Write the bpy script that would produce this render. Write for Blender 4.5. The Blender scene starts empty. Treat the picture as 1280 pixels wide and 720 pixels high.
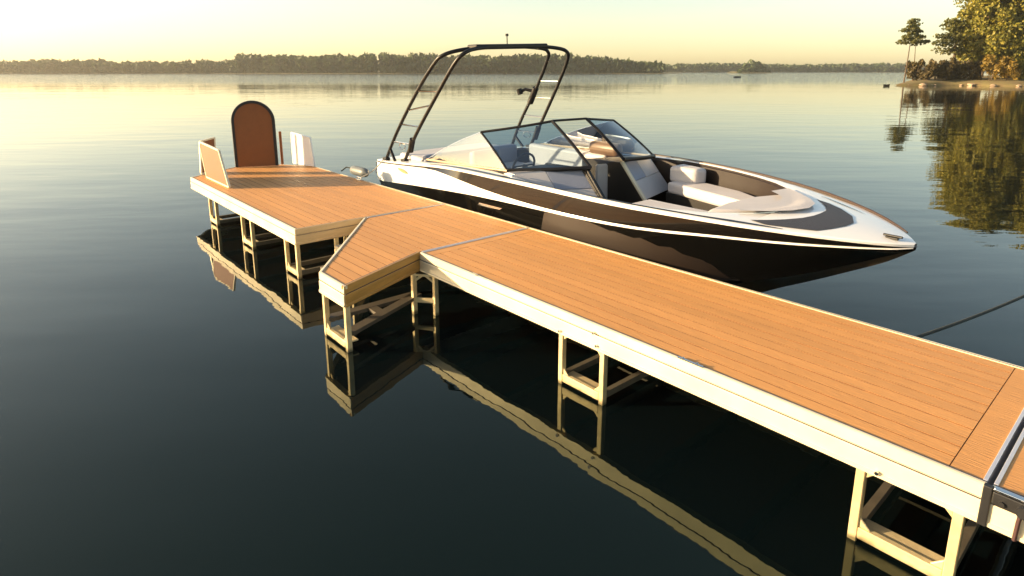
import bpy, bmesh, math, random
from mathutils import Vector, Matrix, noise
from mathutils.geometry import tessellate_polygon
R = math.radians
rnd = random.Random(7)
scene = bpy.context.scene
COL = scene.collection

# ------------------------------------------------------------------ helpers
def tag(o, label=None, cat=None, group=None, kind=None):
    if label: o['label'] = label
    if cat: o['category'] = cat
    if group: o['group'] = group
    if kind: o['kind'] = kind
    return o

def empty(name, M, label, cat, group=None):
    o = bpy.data.objects.new(name, None); COL.objects.link(o)
    o.empty_display_size = .1
    o.matrix_world = M
    return tag(o, label, cat, group)

class MB:
    def __init__(self):
        self.v = []; self.f = []; self.m = []; self.parts = []
    def add(self, vs, fs, mi=0):
        b = len(self.v); self.parts.append((b, len(self.f))); self.v += [tuple(p) for p in vs]
        self.f += [tuple(b + i for i in f) for f in fs]; self.m += [mi] * len(fs)
        return self
    def box(self, x0, x1, y0, y1, z0, z1, mi=0):
        return self.add([(x0,y0,z0),(x1,y0,z0),(x1,y1,z0),(x0,y1,z0),(x0,y0,z1),(x1,y0,z1),(x1,y1,z1),(x0,y1,z1)],
            [(0,3,2,1),(4,5,6,7),(0,1,5,4),(1,2,6,5),(2,3,7,6),(3,0,4,7)], mi)
    def bar(self, a, b, w, h, up=(0,0,1), mi=0):
        a = Vector(a); b = Vector(b); t = (b - a).normalized(); u = Vector(up)
        s = t.cross(u)
        if s.length < 1e-4: s = t.cross(Vector((1,0,0)))
        s.normalize(); u = s.cross(t).normalized()
        c = [(-w/2,-h/2),(w/2,-h/2),(w/2,h/2),(-w/2,h/2)]
        vs = [a + s*x + u*y for x, y in c] + [b + s*x + u*y for x, y in c]
        return self.add(vs, [(0,1,2,3),(7,6,5,4),(0,4,5,1),(1,5,6,2),(2,6,7,3),(3,7,4,0)], mi)
    def tube(self, pts, r, n=8, mi=0):
        pts = [Vector(p) for p in pts]; rs = r if isinstance(r, (list, tuple)) else [r]*len(pts)
        vs = []; prev = None
        for i, p in enumerate(pts):
            t = (pts[min(i+1, len(pts)-1)] - pts[max(i-1, 0)]).normalized()
            if prev is None:
                s = t.orthogonal().normalized()
            else:
                s = (prev - t * prev.dot(t)).normalized()
            prev = s; u = t.cross(s)
            vs += [p + (s*math.cos(2*math.pi*k/n) + u*math.sin(2*math.pi*k/n)) * rs[i] for k in range(n)]
        fs = []
        for i in range(len(pts)-1):
            for k in range(n):
                fs.append((i*n+k, i*n+(k+1) % n, (i+1)*n+(k+1) % n, (i+1)*n+k))
        fs.append(tuple(range(n))[::-1]); fs.append(tuple((len(pts)-1)*n+k for k in range(n)))
        return self.add(vs, fs, mi)
    def prism(self, poly, z0, z1, mi=0, f=lambda x, y, z: (x, y, z)):
        n = len(poly)
        vs = [f(x, y, z0) for x, y in poly] + [f(x, y, z1) for x, y in poly]
        fs = [tuple(range(n))[::-1], tuple(range(n, 2*n))] + [(i, (i+1) % n, n+(i+1) % n, n+i) for i in range(n)]
        return self.add(vs, fs, mi)
    def grid(self, rows, mi=0, closed=False):
        n = len(rows[0]); vs = [p for r in rows for p in r]; fs = []
        for i in range(len(rows)-1):
            for k in range(n-1 if not closed else n):
                fs.append((i*n+k, i*n+(k+1) % n, (i+1)*n+(k+1) % n, (i+1)*n+k))
        return self.add(vs, fs, mi)
    def build_each(self, name, mats, parent=None, **kw):
        for j, (v0, f0) in enumerate(self.parts):
            v1, f1 = self.parts[j+1] if j+1 < len(self.parts) else (len(self.v), len(self.f))
            q = MB(); q.v = self.v[v0:v1]; q.f = [tuple(i-v0 for i in f) for f in self.f[f0:f1]]; q.m = self.m[f0:f1]
            q.build(name, mats, parent, **kw)
    def build(self, name, mats, parent=None, bevel=0, smooth=False, seg=2, recalc=True):
        me = bpy.data.meshes.new(name); me.from_pydata(self.v, [], self.f)
        if not isinstance(mats, (list, tuple)): mats = [mats]
        for m in mats: me.materials.append(m)
        me.polygons.foreach_set('material_index', self.m)
        bm = bmesh.new(); bm.from_mesh(me)
        if recalc:
            bmesh.ops.remove_doubles(bm, verts=bm.verts, dist=1e-5)
            bmesh.ops.recalc_face_normals(bm, faces=bm.faces)
        bm.to_mesh(me); bm.free()
        o = bpy.data.objects.new(name, me); COL.objects.link(o)
        if parent is not None: o.parent = parent
        if bevel:
            b = o.modifiers.new('bevel', 'BEVEL'); b.width = bevel; b.segments = seg; b.limit_method = 'ANGLE'; b.angle_limit = R(35)
            b.harden_normals = False
        if smooth:
            me.shade_smooth() if hasattr(me, 'shade_smooth') else None
            for p in me.polygons: p.use_smooth = True
            try: me.set_sharp_from_angle(angle=R(smooth if smooth is not True else 40))
            except Exception: pass
        return o

# ------------------------------------------------------------------ materials
def mat(name, col, rough=.5, metal=0., var=0., scale=8., bump=0., coat=0., spec=.5, ior=1.5, bscale=None, stretch=(1,1,1), col2=None, rvar=0.):
    m = bpy.data.materials.new(name); m.use_nodes = True
    nt = m.node_tree; b = nt.nodes['Principled BSDF']
    b.inputs['Base Color'].default_value = (*col, 1); b.inputs['Roughness'].default_value = rough
    b.inputs['Metallic'].default_value = metal; b.inputs['Coat Weight'].default_value = coat
    b.inputs['Specular IOR Level'].default_value = spec; b.inputs['IOR'].default_value = ior
    if coat: b.inputs['Coat Roughness'].default_value = .04
    if var or bump or rvar:
        tc = nt.nodes.new('ShaderNodeTexCoord'); mp = nt.nodes.new('ShaderNodeMapping'); mp.inputs['Scale'].default_value = stretch
        nt.links.new(tc.outputs['Object'], mp.inputs['Vector'])
        ns = nt.nodes.new('ShaderNodeTexNoise'); ns.inputs['Scale'].default_value = scale; ns.inputs['Detail'].default_value = 6
        ns.inputs['Roughness'].default_value = .65
        nt.links.new(mp.outputs[0], ns.inputs['Vector'])
        if var:
            mx = nt.nodes.new('ShaderNodeMix'); mx.data_type = 'RGBA'
            mx.inputs['A'].default_value = (*[c*(1-var) for c in col], 1)
            mx.inputs['B'].default_value = (*(col2 if col2 else [min(1, c*(1+var)) for c in col]), 1)
            cr = nt.nodes.new('ShaderNodeMapRange'); cr.inputs['From Min'].default_value = .32; cr.inputs['From Max'].default_value = .68
            nt.links.new(ns.outputs['Fac'], cr.inputs['Value']); nt.links.new(cr.outputs[0], mx.inputs['Factor'])
            nt.links.new(mx.outputs['Result'], b.inputs['Base Color'])
        if rvar:
            mr = nt.nodes.new('ShaderNodeMapRange'); mr.inputs['To Min'].default_value = max(0, rough-rvar); mr.inputs['To Max'].default_value = rough+rvar
            nt.links.new(ns.outputs['Fac'], mr.inputs['Value']); nt.links.new(mr.outputs[0], b.inputs['Roughness'])
        if bump:
            ns2 = nt.nodes.new('ShaderNodeTexNoise'); ns2.inputs['Scale'].default_value = bscale or scale*3; ns2.inputs['Detail'].default_value = 4
            nt.links.new(mp.outputs[0], ns2.inputs['Vector'])
            bp = nt.nodes.new('ShaderNodeBump'); bp.inputs['Strength'].default_value = bump; bp.inputs['Distance'].default_value = .01
            nt.links.new(ns2.outputs['Fac'], bp.inputs['Height']); nt.links.new(bp.outputs[0], b.inputs['Normal'])
    return m

M_deck = mat('composite_deck', (.60,.285,.088), .58, var=.09, scale=2.2, bump=.45, bscale=40, stretch=(.25,3.,1), rvar=.08)
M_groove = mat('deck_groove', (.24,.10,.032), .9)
def board_variation(m, amt=.12):
    nt = m.node_tree; b = nt.nodes['Principled BSDF']; src = b.inputs['Base Color'].links[0].from_socket
    g = nt.nodes.new('ShaderNodeNewGeometry'); mr = nt.nodes.new('ShaderNodeMapRange'); mr.inputs['To Min'].default_value = 1-amt; mr.inputs['To Max'].default_value = 1+amt*.6
    nt.links.new(g.outputs['Random Per Island'], mr.inputs['Value'])
    mx = nt.nodes.new('ShaderNodeMix'); mx.data_type = 'RGBA'; mx.blend_type = 'MULTIPLY'; mx.inputs['Factor'].default_value = 1.
    nt.links.new(src, mx.inputs['A']); nt.links.new(mr.outputs[0], mx.inputs['B']); nt.links.new(mx.outputs['Result'], b.inputs['Base Color'])
board_variation(M_deck, .07)
def stain_band(m, z0, z1, col, nscale=7., mixmax=.85):
    nt = m.node_tree; b = nt.nodes['Principled BSDF']; src = b.inputs['Base Color'].links[0].from_socket
    tc = nt.nodes.new('ShaderNodeTexCoord'); sp = nt.nodes.new('ShaderNodeSeparateXYZ'); nt.links.new(tc.outputs['Object'], sp.inputs[0])
    ns = nt.nodes.new('ShaderNodeTexNoise'); ns.inputs['Scale'].default_value = nscale; ns.inputs['Detail'].default_value = 5; nt.links.new(tc.outputs['Object'], ns.inputs['Vector'])
    ma = nt.nodes.new('ShaderNodeMath'); ma.operation = 'MULTIPLY_ADD'; ma.inputs[1].default_value = .10; nt.links.new(ns.outputs['Fac'], ma.inputs[0]); nt.links.new(sp.outputs['Z'], ma.inputs[2])
    mr = nt.nodes.new('ShaderNodeMapRange'); mr.inputs['From Min'].default_value = z0+.05; mr.inputs['From Max'].default_value = z1+.05; mr.inputs['To Min'].default_value = mixmax; mr.inputs['To Max'].default_value = 0
    nt.links.new(ma.outputs[0], mr.inputs['Value'])
    mx = nt.nodes.new('ShaderNodeMix'); mx.data_type = 'RGBA'; mx.inputs['B'].default_value = (*col, 1)
    nt.links.new(mr.outputs[0], mx.inputs['Factor']); nt.links.new(src, mx.inputs['A']); nt.links.new(mx.outputs['Result'], b.inputs['Base Color'])
M_alu = mat('aluminium_cream', (.82,.71,.50), .38, metal=.25, var=.07, scale=3., bump=.12, bscale=14, rvar=.1)
M_alu_leg = mat('aluminium_leg', (.72,.58,.33), .42, metal=.35, var=.18, scale=6., bump=.2, bscale=20, rvar=.12)
stain_band(M_alu_leg, -.045, -.01, (.07,.06,.025))
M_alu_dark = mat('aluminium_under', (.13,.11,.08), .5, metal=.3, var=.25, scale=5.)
M_trim = mat('aluminium_trim', (.66,.64,.68), .3, metal=.5, var=.08, scale=9.)
M_gasket_groove_shade = mat('purple_grey_gasket_groove_shade', (.05,.04,.06), .6)  # gasket strip by the decking, and painted shade in the beam groove
M_amber = mat('amber_shaded_beam', (.42,.22,.05), .45, var=.2, scale=3, stretch=(1,1,8), coat=.2)  # shade and warm water glints of the slanted beam put into its colour
M_tanbeam = mat('tan_beam', (.60,.42,.22), .5, var=.12, scale=3, stretch=(1,1,8))  # tan tone used on the platform end beam only
M_black = mat('black_rubber', (.012,.012,.014), .5, var=.3, scale=20)
M_whitegel = mat('white_gelcoat', (.82,.81,.80), .18, coat=.6, var=.02, scale=2.)
M_blackgel = mat('black_gelcoat', (.004,.004,.004), .09, coat=.25, bump=.01, bscale=2)
M_band = mat('metallic_charcoal', (.010,.009,.009), .14, metal=.0, coat=.1, spec=.5, bump=.02, bscale=2)
M_tower = mat('black_tower_paint', (.008,.007,.007), .42, spec=.35)
M_vinyl = mat('white_vinyl', (.50,.47,.47), .48, var=.05, scale=3, bump=.3, bscale=60)
M_vinylgrey = mat('grey_vinyl', (.25,.27,.34), .45, var=.06, scale=4, bump=.3, bscale=60)
M_vinyldark = mat('black_vinyl', (.014,.012,.011), .5, bump=.3, bscale=60)
M_cream = mat('cream_trim', (.62,.55,.40), .4)
M_tan = mat('tan_trim', (.36,.25,.14), .35, coat=.3)
M_tan2 = mat('dark_bronze', (.06,.035,.02), .3, coat=.4)
M_chrome = mat('chrome', (.7,.7,.7), .12, metal=1.)
M_panelbrown = mat('brown_panel', (.24,.075,.016), .55, var=.08, scale=6, bump=.3, bscale=60)
M_rope = mat('dark_rope', (.03,.035,.03), .8, bump=.8, bscale=120)
M_bark = mat('bark', (.10,.07,.045), .9, var=.4, scale=3, bump=.8, stretch=(1,1,.2))
M_sand = mat('sand_bank', (.32,.21,.10), .95, var=.45, col2=(.20,.17,.06), scale=.8, bump=.6)
M_rock = mat('rock', (.33,.24,.16), .9, var=.3, scale=1.5, bump=.8)
M_land = mat('forest_floor', (.10,.09,.04), .95, var=.4, scale=.3, bump=.6)

def glassmat(name, tint, rough=.0, alpha=.35, spec=.5):
    m = bpy.data.materials.new(name); m.use_nodes = True; nt = m.node_tree
    b = nt.nodes['Principled BSDF']
    tr = nt.nodes.new('ShaderNodeBsdfTransparent'); tr.inputs['Color'].default_value = (*tint, 1)
    gl = nt.nodes.new('ShaderNodeBsdfGlossy'); gl.inputs['Roughness'].default_value = .02; gl.inputs['Color'].default_value = (.9,.95,1,1)
    fr = nt.nodes.new('ShaderNodeFresnel'); fr.inputs['IOR'].default_value = 1.55
    mr = nt.nodes.new('ShaderNodeMath'); mr.operation = 'MULTIPLY_ADD'; mr.inputs[1].default_value = 1.; mr.inputs[2].default_value = alpha
    mx = nt.nodes.new('ShaderNodeMixShader')
    nt.links.new(fr.outputs[0], mr.inputs[0]); mr.use_clamp = True
    nt.links.new(mr.outputs[0], mx.inputs[0]); nt.links.new(tr.outputs[0], mx.inputs[1]); nt.links.new(gl.outputs[0], mx.inputs[2])
    nt.links.new(mx.outputs[0], nt.nodes['Material Output'].inputs['Surface'])
    nt.nodes.remove(b)
    return m
M_glass = glassmat('tinted_windshield_glass', (.42,.55,.66), alpha=.10)
M_glassclear = glassmat('clear_glass', (.93,.93,.9), alpha=.0)
M_glassside = glassmat('side_glass', (.75,.76,.74), alpha=.10)

def leafmat(name, c1, c2, trans=.35):
    m = bpy.data.materials.new(name); m.use_nodes = True; nt = m.node_tree
    b = nt.nodes['Principled BSDF']; b.inputs['Roughness'].default_value = .6
    g = nt.nodes.new('ShaderNodeNewGeometry'); mx = nt.nodes.new('ShaderNodeMix'); mx.data_type = 'RGBA'
    mx.inputs['A'].default_value = (*c1, 1); mx.inputs['B'].default_value = (*c2, 1)
    nt.links.new(g.outputs['Random Per Island'], mx.inputs['Factor'])
    nt.links.new(mx.outputs['Result'], b.inputs['Base Color'])
    t = nt.nodes.new('ShaderNodeBsdfTranslucent'); nt.links.new(mx.outputs['Result'], t.inputs['Color'])
    ms = nt.nodes.new('ShaderNodeMixShader'); ms.inputs[0].default_value = trans
    nt.links.new(b.outputs[0], ms.inputs[1]); nt.links.new(t.outputs[0], ms.inputs[2])
    nt.links.new(ms.outputs[0], nt.nodes['Material Output'].inputs['Surface'])
    return m
L_pine = leafmat('pine_foliage', (.055,.065,.012), (.14,.13,.02))
L_broad = leafmat('broadleaf_foliage', (.12,.13,.014), (.30,.25,.028))
L_gold = leafmat('golden_foliage', (.16,.115,.012), (.32,.20,.022))
L_brown = leafmat('brown_foliage', (.07,.055,.02), (.14,.10,.03))
L_far = leafmat('far_foliage', (.026,.050,.010), (.055,.082,.018), .2)

# ------------------------------------------------------------------ frames
A = Vector((-.929, 5.810)); D = Vector((.6574, -.7535)); N = Vector((.7535, .6574))
ZD = .55
M_dock = Matrix(((D.x, N.x, 0, A.x), (D.y, N.y, 0, A.y), (0, 0, 1, 0), (0, 0, 0, 1)))

# ------------------------------------------------------------------ dock
dock = empty('dock', M_dock, 'modular boat dock with tan composite decking and cream aluminium frame standing in the lake', 'dock')

def clip(poly, axis, v, keep_less):
    out = []; n = len(poly)
    for i in range(n):
        p, q = poly[i], poly[(i+1) % n]
        ip = (p[axis] <= v) if keep_less else (p[axis] >= v); iq = (q[axis] <= v) if keep_less else (q[axis] >= v)
        if ip: out.append(p)
        if ip != iq:
            t = (v - p[axis]) / (q[axis] - p[axis]); out.append((p[0]+(q[0]-p[0])*t, p[1]+(q[1]-p[1])*t))
    return out

def inset(poly, dlist):
    # poly counter-clockwise; move every edge inwards by its own distance
    n = len(poly); L = []
    for i in range(n):
        p = Vector(poly[i]); q = Vector(poly[(i+1) % n]); t = (q-p).normalized(); nn = Vector((-t.y, t.x))
        L.append((p + nn*dlist[i], t))
    out = []
    for i in range(n):
        (p, t), (q, s) = L[i-1], L[i]
        den = t.x*s.y - t.y*s.x
        if abs(den) < 1e-6: out.append(tuple(q)); continue
        k = ((q.x-p.x)*s.y - (q.y-p.y)*s.x)/den
        out.append(tuple(p + t*k))
    return out

def decking(poly, parent, border_ends=None, pitch=.108, gap=.0085):
    """planks along s clipped to the polygon; border boards across the ends"""
    mb = MB(); w0 = min(p[1] for p in poly); w1 = max(p[1] for p in poly)
    inner = poly
    if border_ends:
        s0, s1 = border_ends
        inner = clip(clip(poly, 0, s0+.13, False), 0, s1-.13, True)
        for a, b in ((s0, s0+.125), (s1-.125, s1)):
            c = clip(clip(poly, 0, a, False), 0, b, True)
            if len(c) > 2:
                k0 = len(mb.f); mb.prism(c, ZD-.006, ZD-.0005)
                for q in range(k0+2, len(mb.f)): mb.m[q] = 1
    n = max(1, round((w1-w0)/pitch)); pw = (w1-w0)/n
    for k in range(n):
        c = clip(clip(inner, 1, w0+k*pw+gap/2, False), 1, w0+(k+1)*pw-gap/2, True)
        c2 = []
        for p in c:
            if not c2 or (abs(p[0]-c2[-1][0])+abs(p[1]-c2[-1][1])) > 1e-4: c2.append(p)
        if len(c2) > 2 and (abs(c2[0][0]-c2[-1][0])+abs(c2[0][1]-c2[-1][1])) < 1e-4: c2.pop()
        if len(c2) > 2:
            dz = rnd.uniform(-.0012, .0012)
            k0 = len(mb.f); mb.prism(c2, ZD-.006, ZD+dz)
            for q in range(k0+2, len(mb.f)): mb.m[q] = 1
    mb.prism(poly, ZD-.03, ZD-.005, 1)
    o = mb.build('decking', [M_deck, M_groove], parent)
    return o

def edge_beam(p, q, parent, name='side_beam', m=None, ht=.19, groove=True, out=1, ext=(0,0)):
    """aluminium beam along the edge p-q (polygon counter-clockwise, so outside is on the right)"""
    m = m or M_alu
    p = Vector(p); q = Vector(q); t = (q-p).normalized(); nn = Vector((t.y, -t.x))
    L = (q-p).length
    # cross-section: (outward, z)
    z0 = ZD + .006; zb = ZD + .006 - ht
    prof = [(-.03, z0-.001), (-.020, z0-.0005), (-.004, z0), (.004, z0-.004), (.006, z0-.068), (.004, z0-.071), (-.008, z0-.072), (-.008, z0-.079), (.006, z0-.080),
            (.009, z0-.084), (.009, zb+.022), (.016, zb+.018), (.016, zb), (-.035, zb), (-.035, zb+.008), (-.004, zb+.012), (-.006, z0-.03), (-.03, z0-.03)]
    mb = MB(); rows = []
    segs = max(2, int(L/.4))
    for i in range(segs+1):
        b = p + t*(-ext[0] + (L+ext[0]+ext[1])*i/segs)
        rows.append([(b.x+nn.x*x, b.y+nn.y*x, z) for x, z in prof])
    mb.grid(rows, closed=True)
    n = len(prof)
    for i in range(segs):
        for k in (0, 4, 5, 6, 7): mb.m[i*n+k] = 1  # first face is the gasket strip; groove faces have their shade painted dark
    mb.f.append(tuple(range(n))); mb.m.append(0); mb.f.append(tuple(segs*n+i for i in range(n))[::-1]); mb.m.append(0)
    return mb.build(name, [m, M_gasket_groove_shade], parent)

def leg_frame(s0, s1, w, parent, face=-1, m=None, rot=None, zb=-.03, deep=.13):
    """welded float frame: two legs, corner gussets, foot channel"""
    m = m or M_alu_leg
    f = (lambda s, a, z: (s, w - face*a, z)) if rot is None else rot
    mb = MB(); g = .022
    def bx(a0, a1, b0, b1, z0, z1):
        mb.add([f(a0,b0,z0),f(a1,b0,z0),f(a1,b1,z0),f(a0,b1,z0),f(a0,b0,z1),f(a1,b0,z1),f(a1,b1,z1),f(a0,b1,z1)],
               [(0,3,2,1),(4,5,6,7),(0,1,5,4),(1,2,6,5),(2,3,7,6),(3,0,4,7)])
    top = ZD-.186
    bx(s0, s0+2*g, .004, .05, -.5, top); bx(s1-2*g, s1, .004, .05, -.5, top)
    bx(s0+2*g, s1-2*g, .006, .045, zb-.01, zb+.055)
    bx(s0+2*g, s1-2*g, .05, deep, zb+.03, zb+.045)
    # gussets
    for a, sg in ((s0+2*g, 1), (s1-2*g, -1)):
        for z, zs in ((top, -1), (zb+.055, 1)):
            pts = [(a, z), (a+sg*.055, z), (a, z+zs*.055)]
            mb.add([f(x,.015,y) for x,y in pts]+[f(x,.03,y) for x,y in pts], [(0,1,2),(5,4,3),(0,3,4,1),(1,4,5,2),(2,5,3,0)])
    return mb.build('leg_frame', m, parent, bevel=.004, seg=1)

def bolts(pts, parent, name='bolt'):
    mb = MB()
    for (s, w, z), ax in pts:
        a = Vector((s, w, z)); mb.tube([a, a+Vector(ax)*.012], .011, 6)
    mb.build_each(name, M_chrome, parent, smooth=30)

W1 = 1.51
def section(s0, s1, frames, first_post=None):
    sec = bpy.data.objects.new('dock_section', None); COL.objects.link(sec); sec.parent = dock; sec.empty_display_size = .1
    poly = [(s0, 0), (s1, 0), (s1, W1), (s0, W1)]
    pin = inset(poly, [.028, .02, .028, .02])
    decking(pin, sec, (pin[0][0], pin[1][0]), pitch=.108)
    g = .004
    edge_beam((s0+g, 0), (s1-g, 0), sec)
    edge_beam((s1-g, W1), (s0+g, W1), sec)
    # end rails
    mb = MB()
    for s, k in ((s0+g, 1), (s1-g, -1)):
        mb.box(min(s, s+k*.016), max(s, s+k*.016), .035, W1-.035, ZD-.18, ZD+.005)
    mb.build_each('end_rail', M_trim, sec, bevel=.002, seg=1)
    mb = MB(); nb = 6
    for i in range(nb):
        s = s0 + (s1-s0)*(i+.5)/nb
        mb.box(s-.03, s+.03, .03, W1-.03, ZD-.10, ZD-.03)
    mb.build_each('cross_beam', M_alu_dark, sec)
    for a, b in frames:
        leg_frame(a, b, 0.0, sec, -1); leg_frame(a, b, W1, sec, 1)
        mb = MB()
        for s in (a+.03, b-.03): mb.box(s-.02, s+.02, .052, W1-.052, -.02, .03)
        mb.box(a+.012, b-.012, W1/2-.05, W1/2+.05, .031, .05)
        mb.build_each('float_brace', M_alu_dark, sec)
    return sec

sec1 = section(0.0, 4.615, [(1.96, 2.42), (4.10, 4.56)])
sec2 = section(4.63, 9.25, [(6.8, 7.26), (8.7, 9.16)])
# support post by the corner
mb = MB()
mb.box(.19, .235, .01, .055, -.5, ZD-.186)
mb.box(.19, .235, W1-.055, W1-.01, -.5, ZD-.186)
mb.build_each('post', M_alu_leg, sec1, bevel=.004, seg=1)
bolts([((2.33, -.012, ZD-.06), (0,-1,0)), ((2.36, -.012, ZD-.15), (0,-1,0)), ((1.99, -.016, ZD-.16), (0,-1,0)), ((4.2,-.016,ZD-.16),(0,-1,0))], sec1)
# small clamp plate on the edge
mb = MB(); mb.box(3.02, 3.20, -.004, .012, ZD+.006, ZD+.016); mb.tube([(3.06,.004,ZD+.014),(3.06,.004,ZD+.024)], .008, 6); mb.tube([(3.16,.004,ZD+.014),(3.16,.004,ZD+.024)], .008, 6)
mb.build('edge_clip', M_chrome, sec1, bevel=.002, seg=1)
mb = MB(); mb.box(.86, .93, -.016, .02, ZD+.007, ZD+.012); mb.build('edge_clip', M_alu, sec1, bevel=.001, seg=1)

# connector hardware at the near seam
con = bpy.data.objects.new('seam_connector', None); COL.objects.link(con); con.parent = dock; con.empty_display_size = .05
MB().box(4.607, 4.641, -.024, .006, ZD-.186, ZD+.012).build('rubber_strip', M_black, con, bevel=.004)
mb = MB(); mb.box(4.645, 4.86, -.034, -.018, ZD-.056, ZD+.004)
mb.build('lock_plate', M_black, con, bevel=.004)
mb = MB(); mb.box(4.645, 4.95, -.03, .0, ZD+.0085, ZD+.018)
mb.build('cover_strip', M_chrome, con, bevel=.003)
mb = MB(); mb.tube([(4.755,-.03,ZD-.025),(4.755,-.065,ZD-.025)], .026, 12); mb.tube([(4.68,-.03,ZD-.035),(4.68,-.045,ZD-.035)], .011, 8); mb.tube([(4.82,-.03,ZD-.02),(4.82,-.05,ZD-.02)], .014, 8)
mb.build_each('locking_pin', M_black, con, smooth=30)
mb = MB(); mb.tube([(4.745,-.03,ZD-.05),(4.742,-.026,ZD-.10),(4.74,-.024,ZD-.185)], .009, 6)
mb.build('pin_cord', mat('dark_cord', (.05,.02,.02), .8), con)

# angled corner piece
cor = bpy.data.objects.new('corner_section', None); COL.objects.link(cor); cor.parent = dock; cor.empty_display_size = .1
cp = [(-.012, 0.0), (-.012, W1), (-1.70, W1), (-1.70, .27), (-.09, -1.02), (.41, -1.02)]
cp = cp[::-1]
# counter-clockwise check
ar = sum(cp[i][0]*cp[(i+1) % 6][1]-cp[(i+1) % 6][0]*cp[i][1] for i in range(6))
if ar < 0: cp = cp[::-1]
decking(inset(cp, [.028]*6), cor, None, pitch=.108)
for i in range(6):
    p, q = cp[i], cp[(i+1) % 6]
    if abs(p[0]-q[0]) < 1e-6:          # joints to the neighbouring sections: thin rail
        mb = MB(); mb.box(p[0]-(.016 if p[0] > -1 else 0), p[0]+(.0 if p[0] > -1 else .016), min(p[1], q[1])+.035, max(p[1], q[1])-.035, ZD-.18, ZD+.005)
        mb.build_each('end_rail', M_trim, cor, bevel=.002, seg=1)
    else:
        slanted = (p[0] > .3 or q[0] > .3) and abs(p[1]-q[1]) > .3
        edge_beam(p, q, cor, m=M_amber if slanted and (p[0] > .3 or q[0] > .3) else M_alu)
leg_frame(-.08, .40, -1.02, cor, -1)
# second frame below the slanted edge and hexagonal collar
mb = MB()
mb.box(-1.0, -.3, -.45, -.36, ZD-.12, ZD-.06); mb.box(-.35, -.27, -.9, 1.4, ZD-.12, ZD-.04); mb.box(-1.35, -1.27, 0, 1.4, ZD-.12, ZD-.04)
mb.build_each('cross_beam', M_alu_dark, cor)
mb = MB()
mb.bar((-.06,-.98,.10), (-.06,-.02,.10), .10, .035); mb.bar((.36,-.98,.10), (-.04,-.02,.10), .10, .035)
mb.bar((-.06,-.55,.10), (.2,-.55,.10), .09, .03)
mb.build_each('float_brace', mat('dark_brace_aluminium', (.09,.075,.055), .55, metal=.2, var=.2, scale=5), cor)  # darker aluminium tone than the other float braces
mb = MB()
pa, pb_ = Vector((.045,-.10,0)), Vector((.20,.02,0))
mb.bar(pa+Vector((0,0,.09)), pb_+Vector((0,0,.09)), .03, .05)
mb.bar(pa+Vector((0,0,ZD-.26)), pa.lerp(pb_,.4)+Vector((0,0,ZD-.20)), .02, .025); mb.bar(pb_+Vector((0,0,ZD-.26)), pb_.lerp(pa,.4)+Vector((0,0,ZD-.20)), .02, .025)
mb.bar(pa+Vector((0,0,ZD-.20)), pb_+Vector((0,0,ZD-.20)), .02, .02)
mb.build_each('gusset_brace', M_alu_leg, cor, bevel=.003, seg=1)
mb = MB()
mb.box(.015, .06, -.13, -.085, -.5, ZD-.186); mb.box(-.92, -.875, -.33, -.285, -.5, ZD-.186)
mb.build_each('post', M_alu_leg, cor, bevel=.004, seg=1)

# far platform
plat = bpy.data.objects.new('platform_section', None); COL.objects.link(plat); plat.parent = dock; plat.empty_display_size = .1
pp = [(-6.30, -.60), (-1.712, -.60), (-1.712, W1), (-6.15, W1), (-6.75, 1.10), (-7.0, .32), (-6.55, -.30)]
decking(inset(pp, [.028]*7), plat, None, pitch=.108)
for i in range(7):
    p, q = pp[i], pp[(i+1) % 7]
    edge_beam(p, q, plat, m=M_tanbeam if min(p[0], q[0]) > -2 else M_alu)
mb = MB()
for i in range(6):
    s = -6.1 + 4.2*i/5
    mb.box(s-.03, s+.03, -.57, W1-.03, ZD-.10, ZD-.03)
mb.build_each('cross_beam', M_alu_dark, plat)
for a, b in ((-5.35, -4.98), (-3.75, -3.32), (-2.12, -1.735)):
    leg_frame(a, b, -.60, plat, -1); leg_frame(a, b, W1, plat, 1)
    mb = MB(); mb.box(a+.01, a+.05, -.548, W1-.052, -.02, .03); mb.box(b-.05, b-.01, -.548, W1-.052, -.02, .03)
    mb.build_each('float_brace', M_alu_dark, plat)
mb = MB(); mb.box(-1.76, -1.715, -.12, -.075, -.5, ZD-.186); mb.box(-1.80, -1.765, .02, .06, -.5, ZD-.186)
mb.build_each('post', M_alu_leg, plat, bevel=.004, seg=1)

# ------------------------------------------------------------------ upright panels on the far platform
def frame_at(origin, xdir, up=(0,0,1)):
    x = Vector(xdir).normalized(); z = Vector(up); y = z.cross(x).normalized(); z = x.cross(y)
    M = Matrix((( x.x, y.x, z.x, origin[0]), (x.y, y.y, z.y, origin[1]), (x.z, y.z, z.z, origin[2]), (0,0,0,1)))
    return M
def dk(s, w, z=ZD):
    p = A + D*s + N*w; return (p.x, p.y, z)
def vec(a, b): return Vector(b)-Vector(a)

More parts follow.
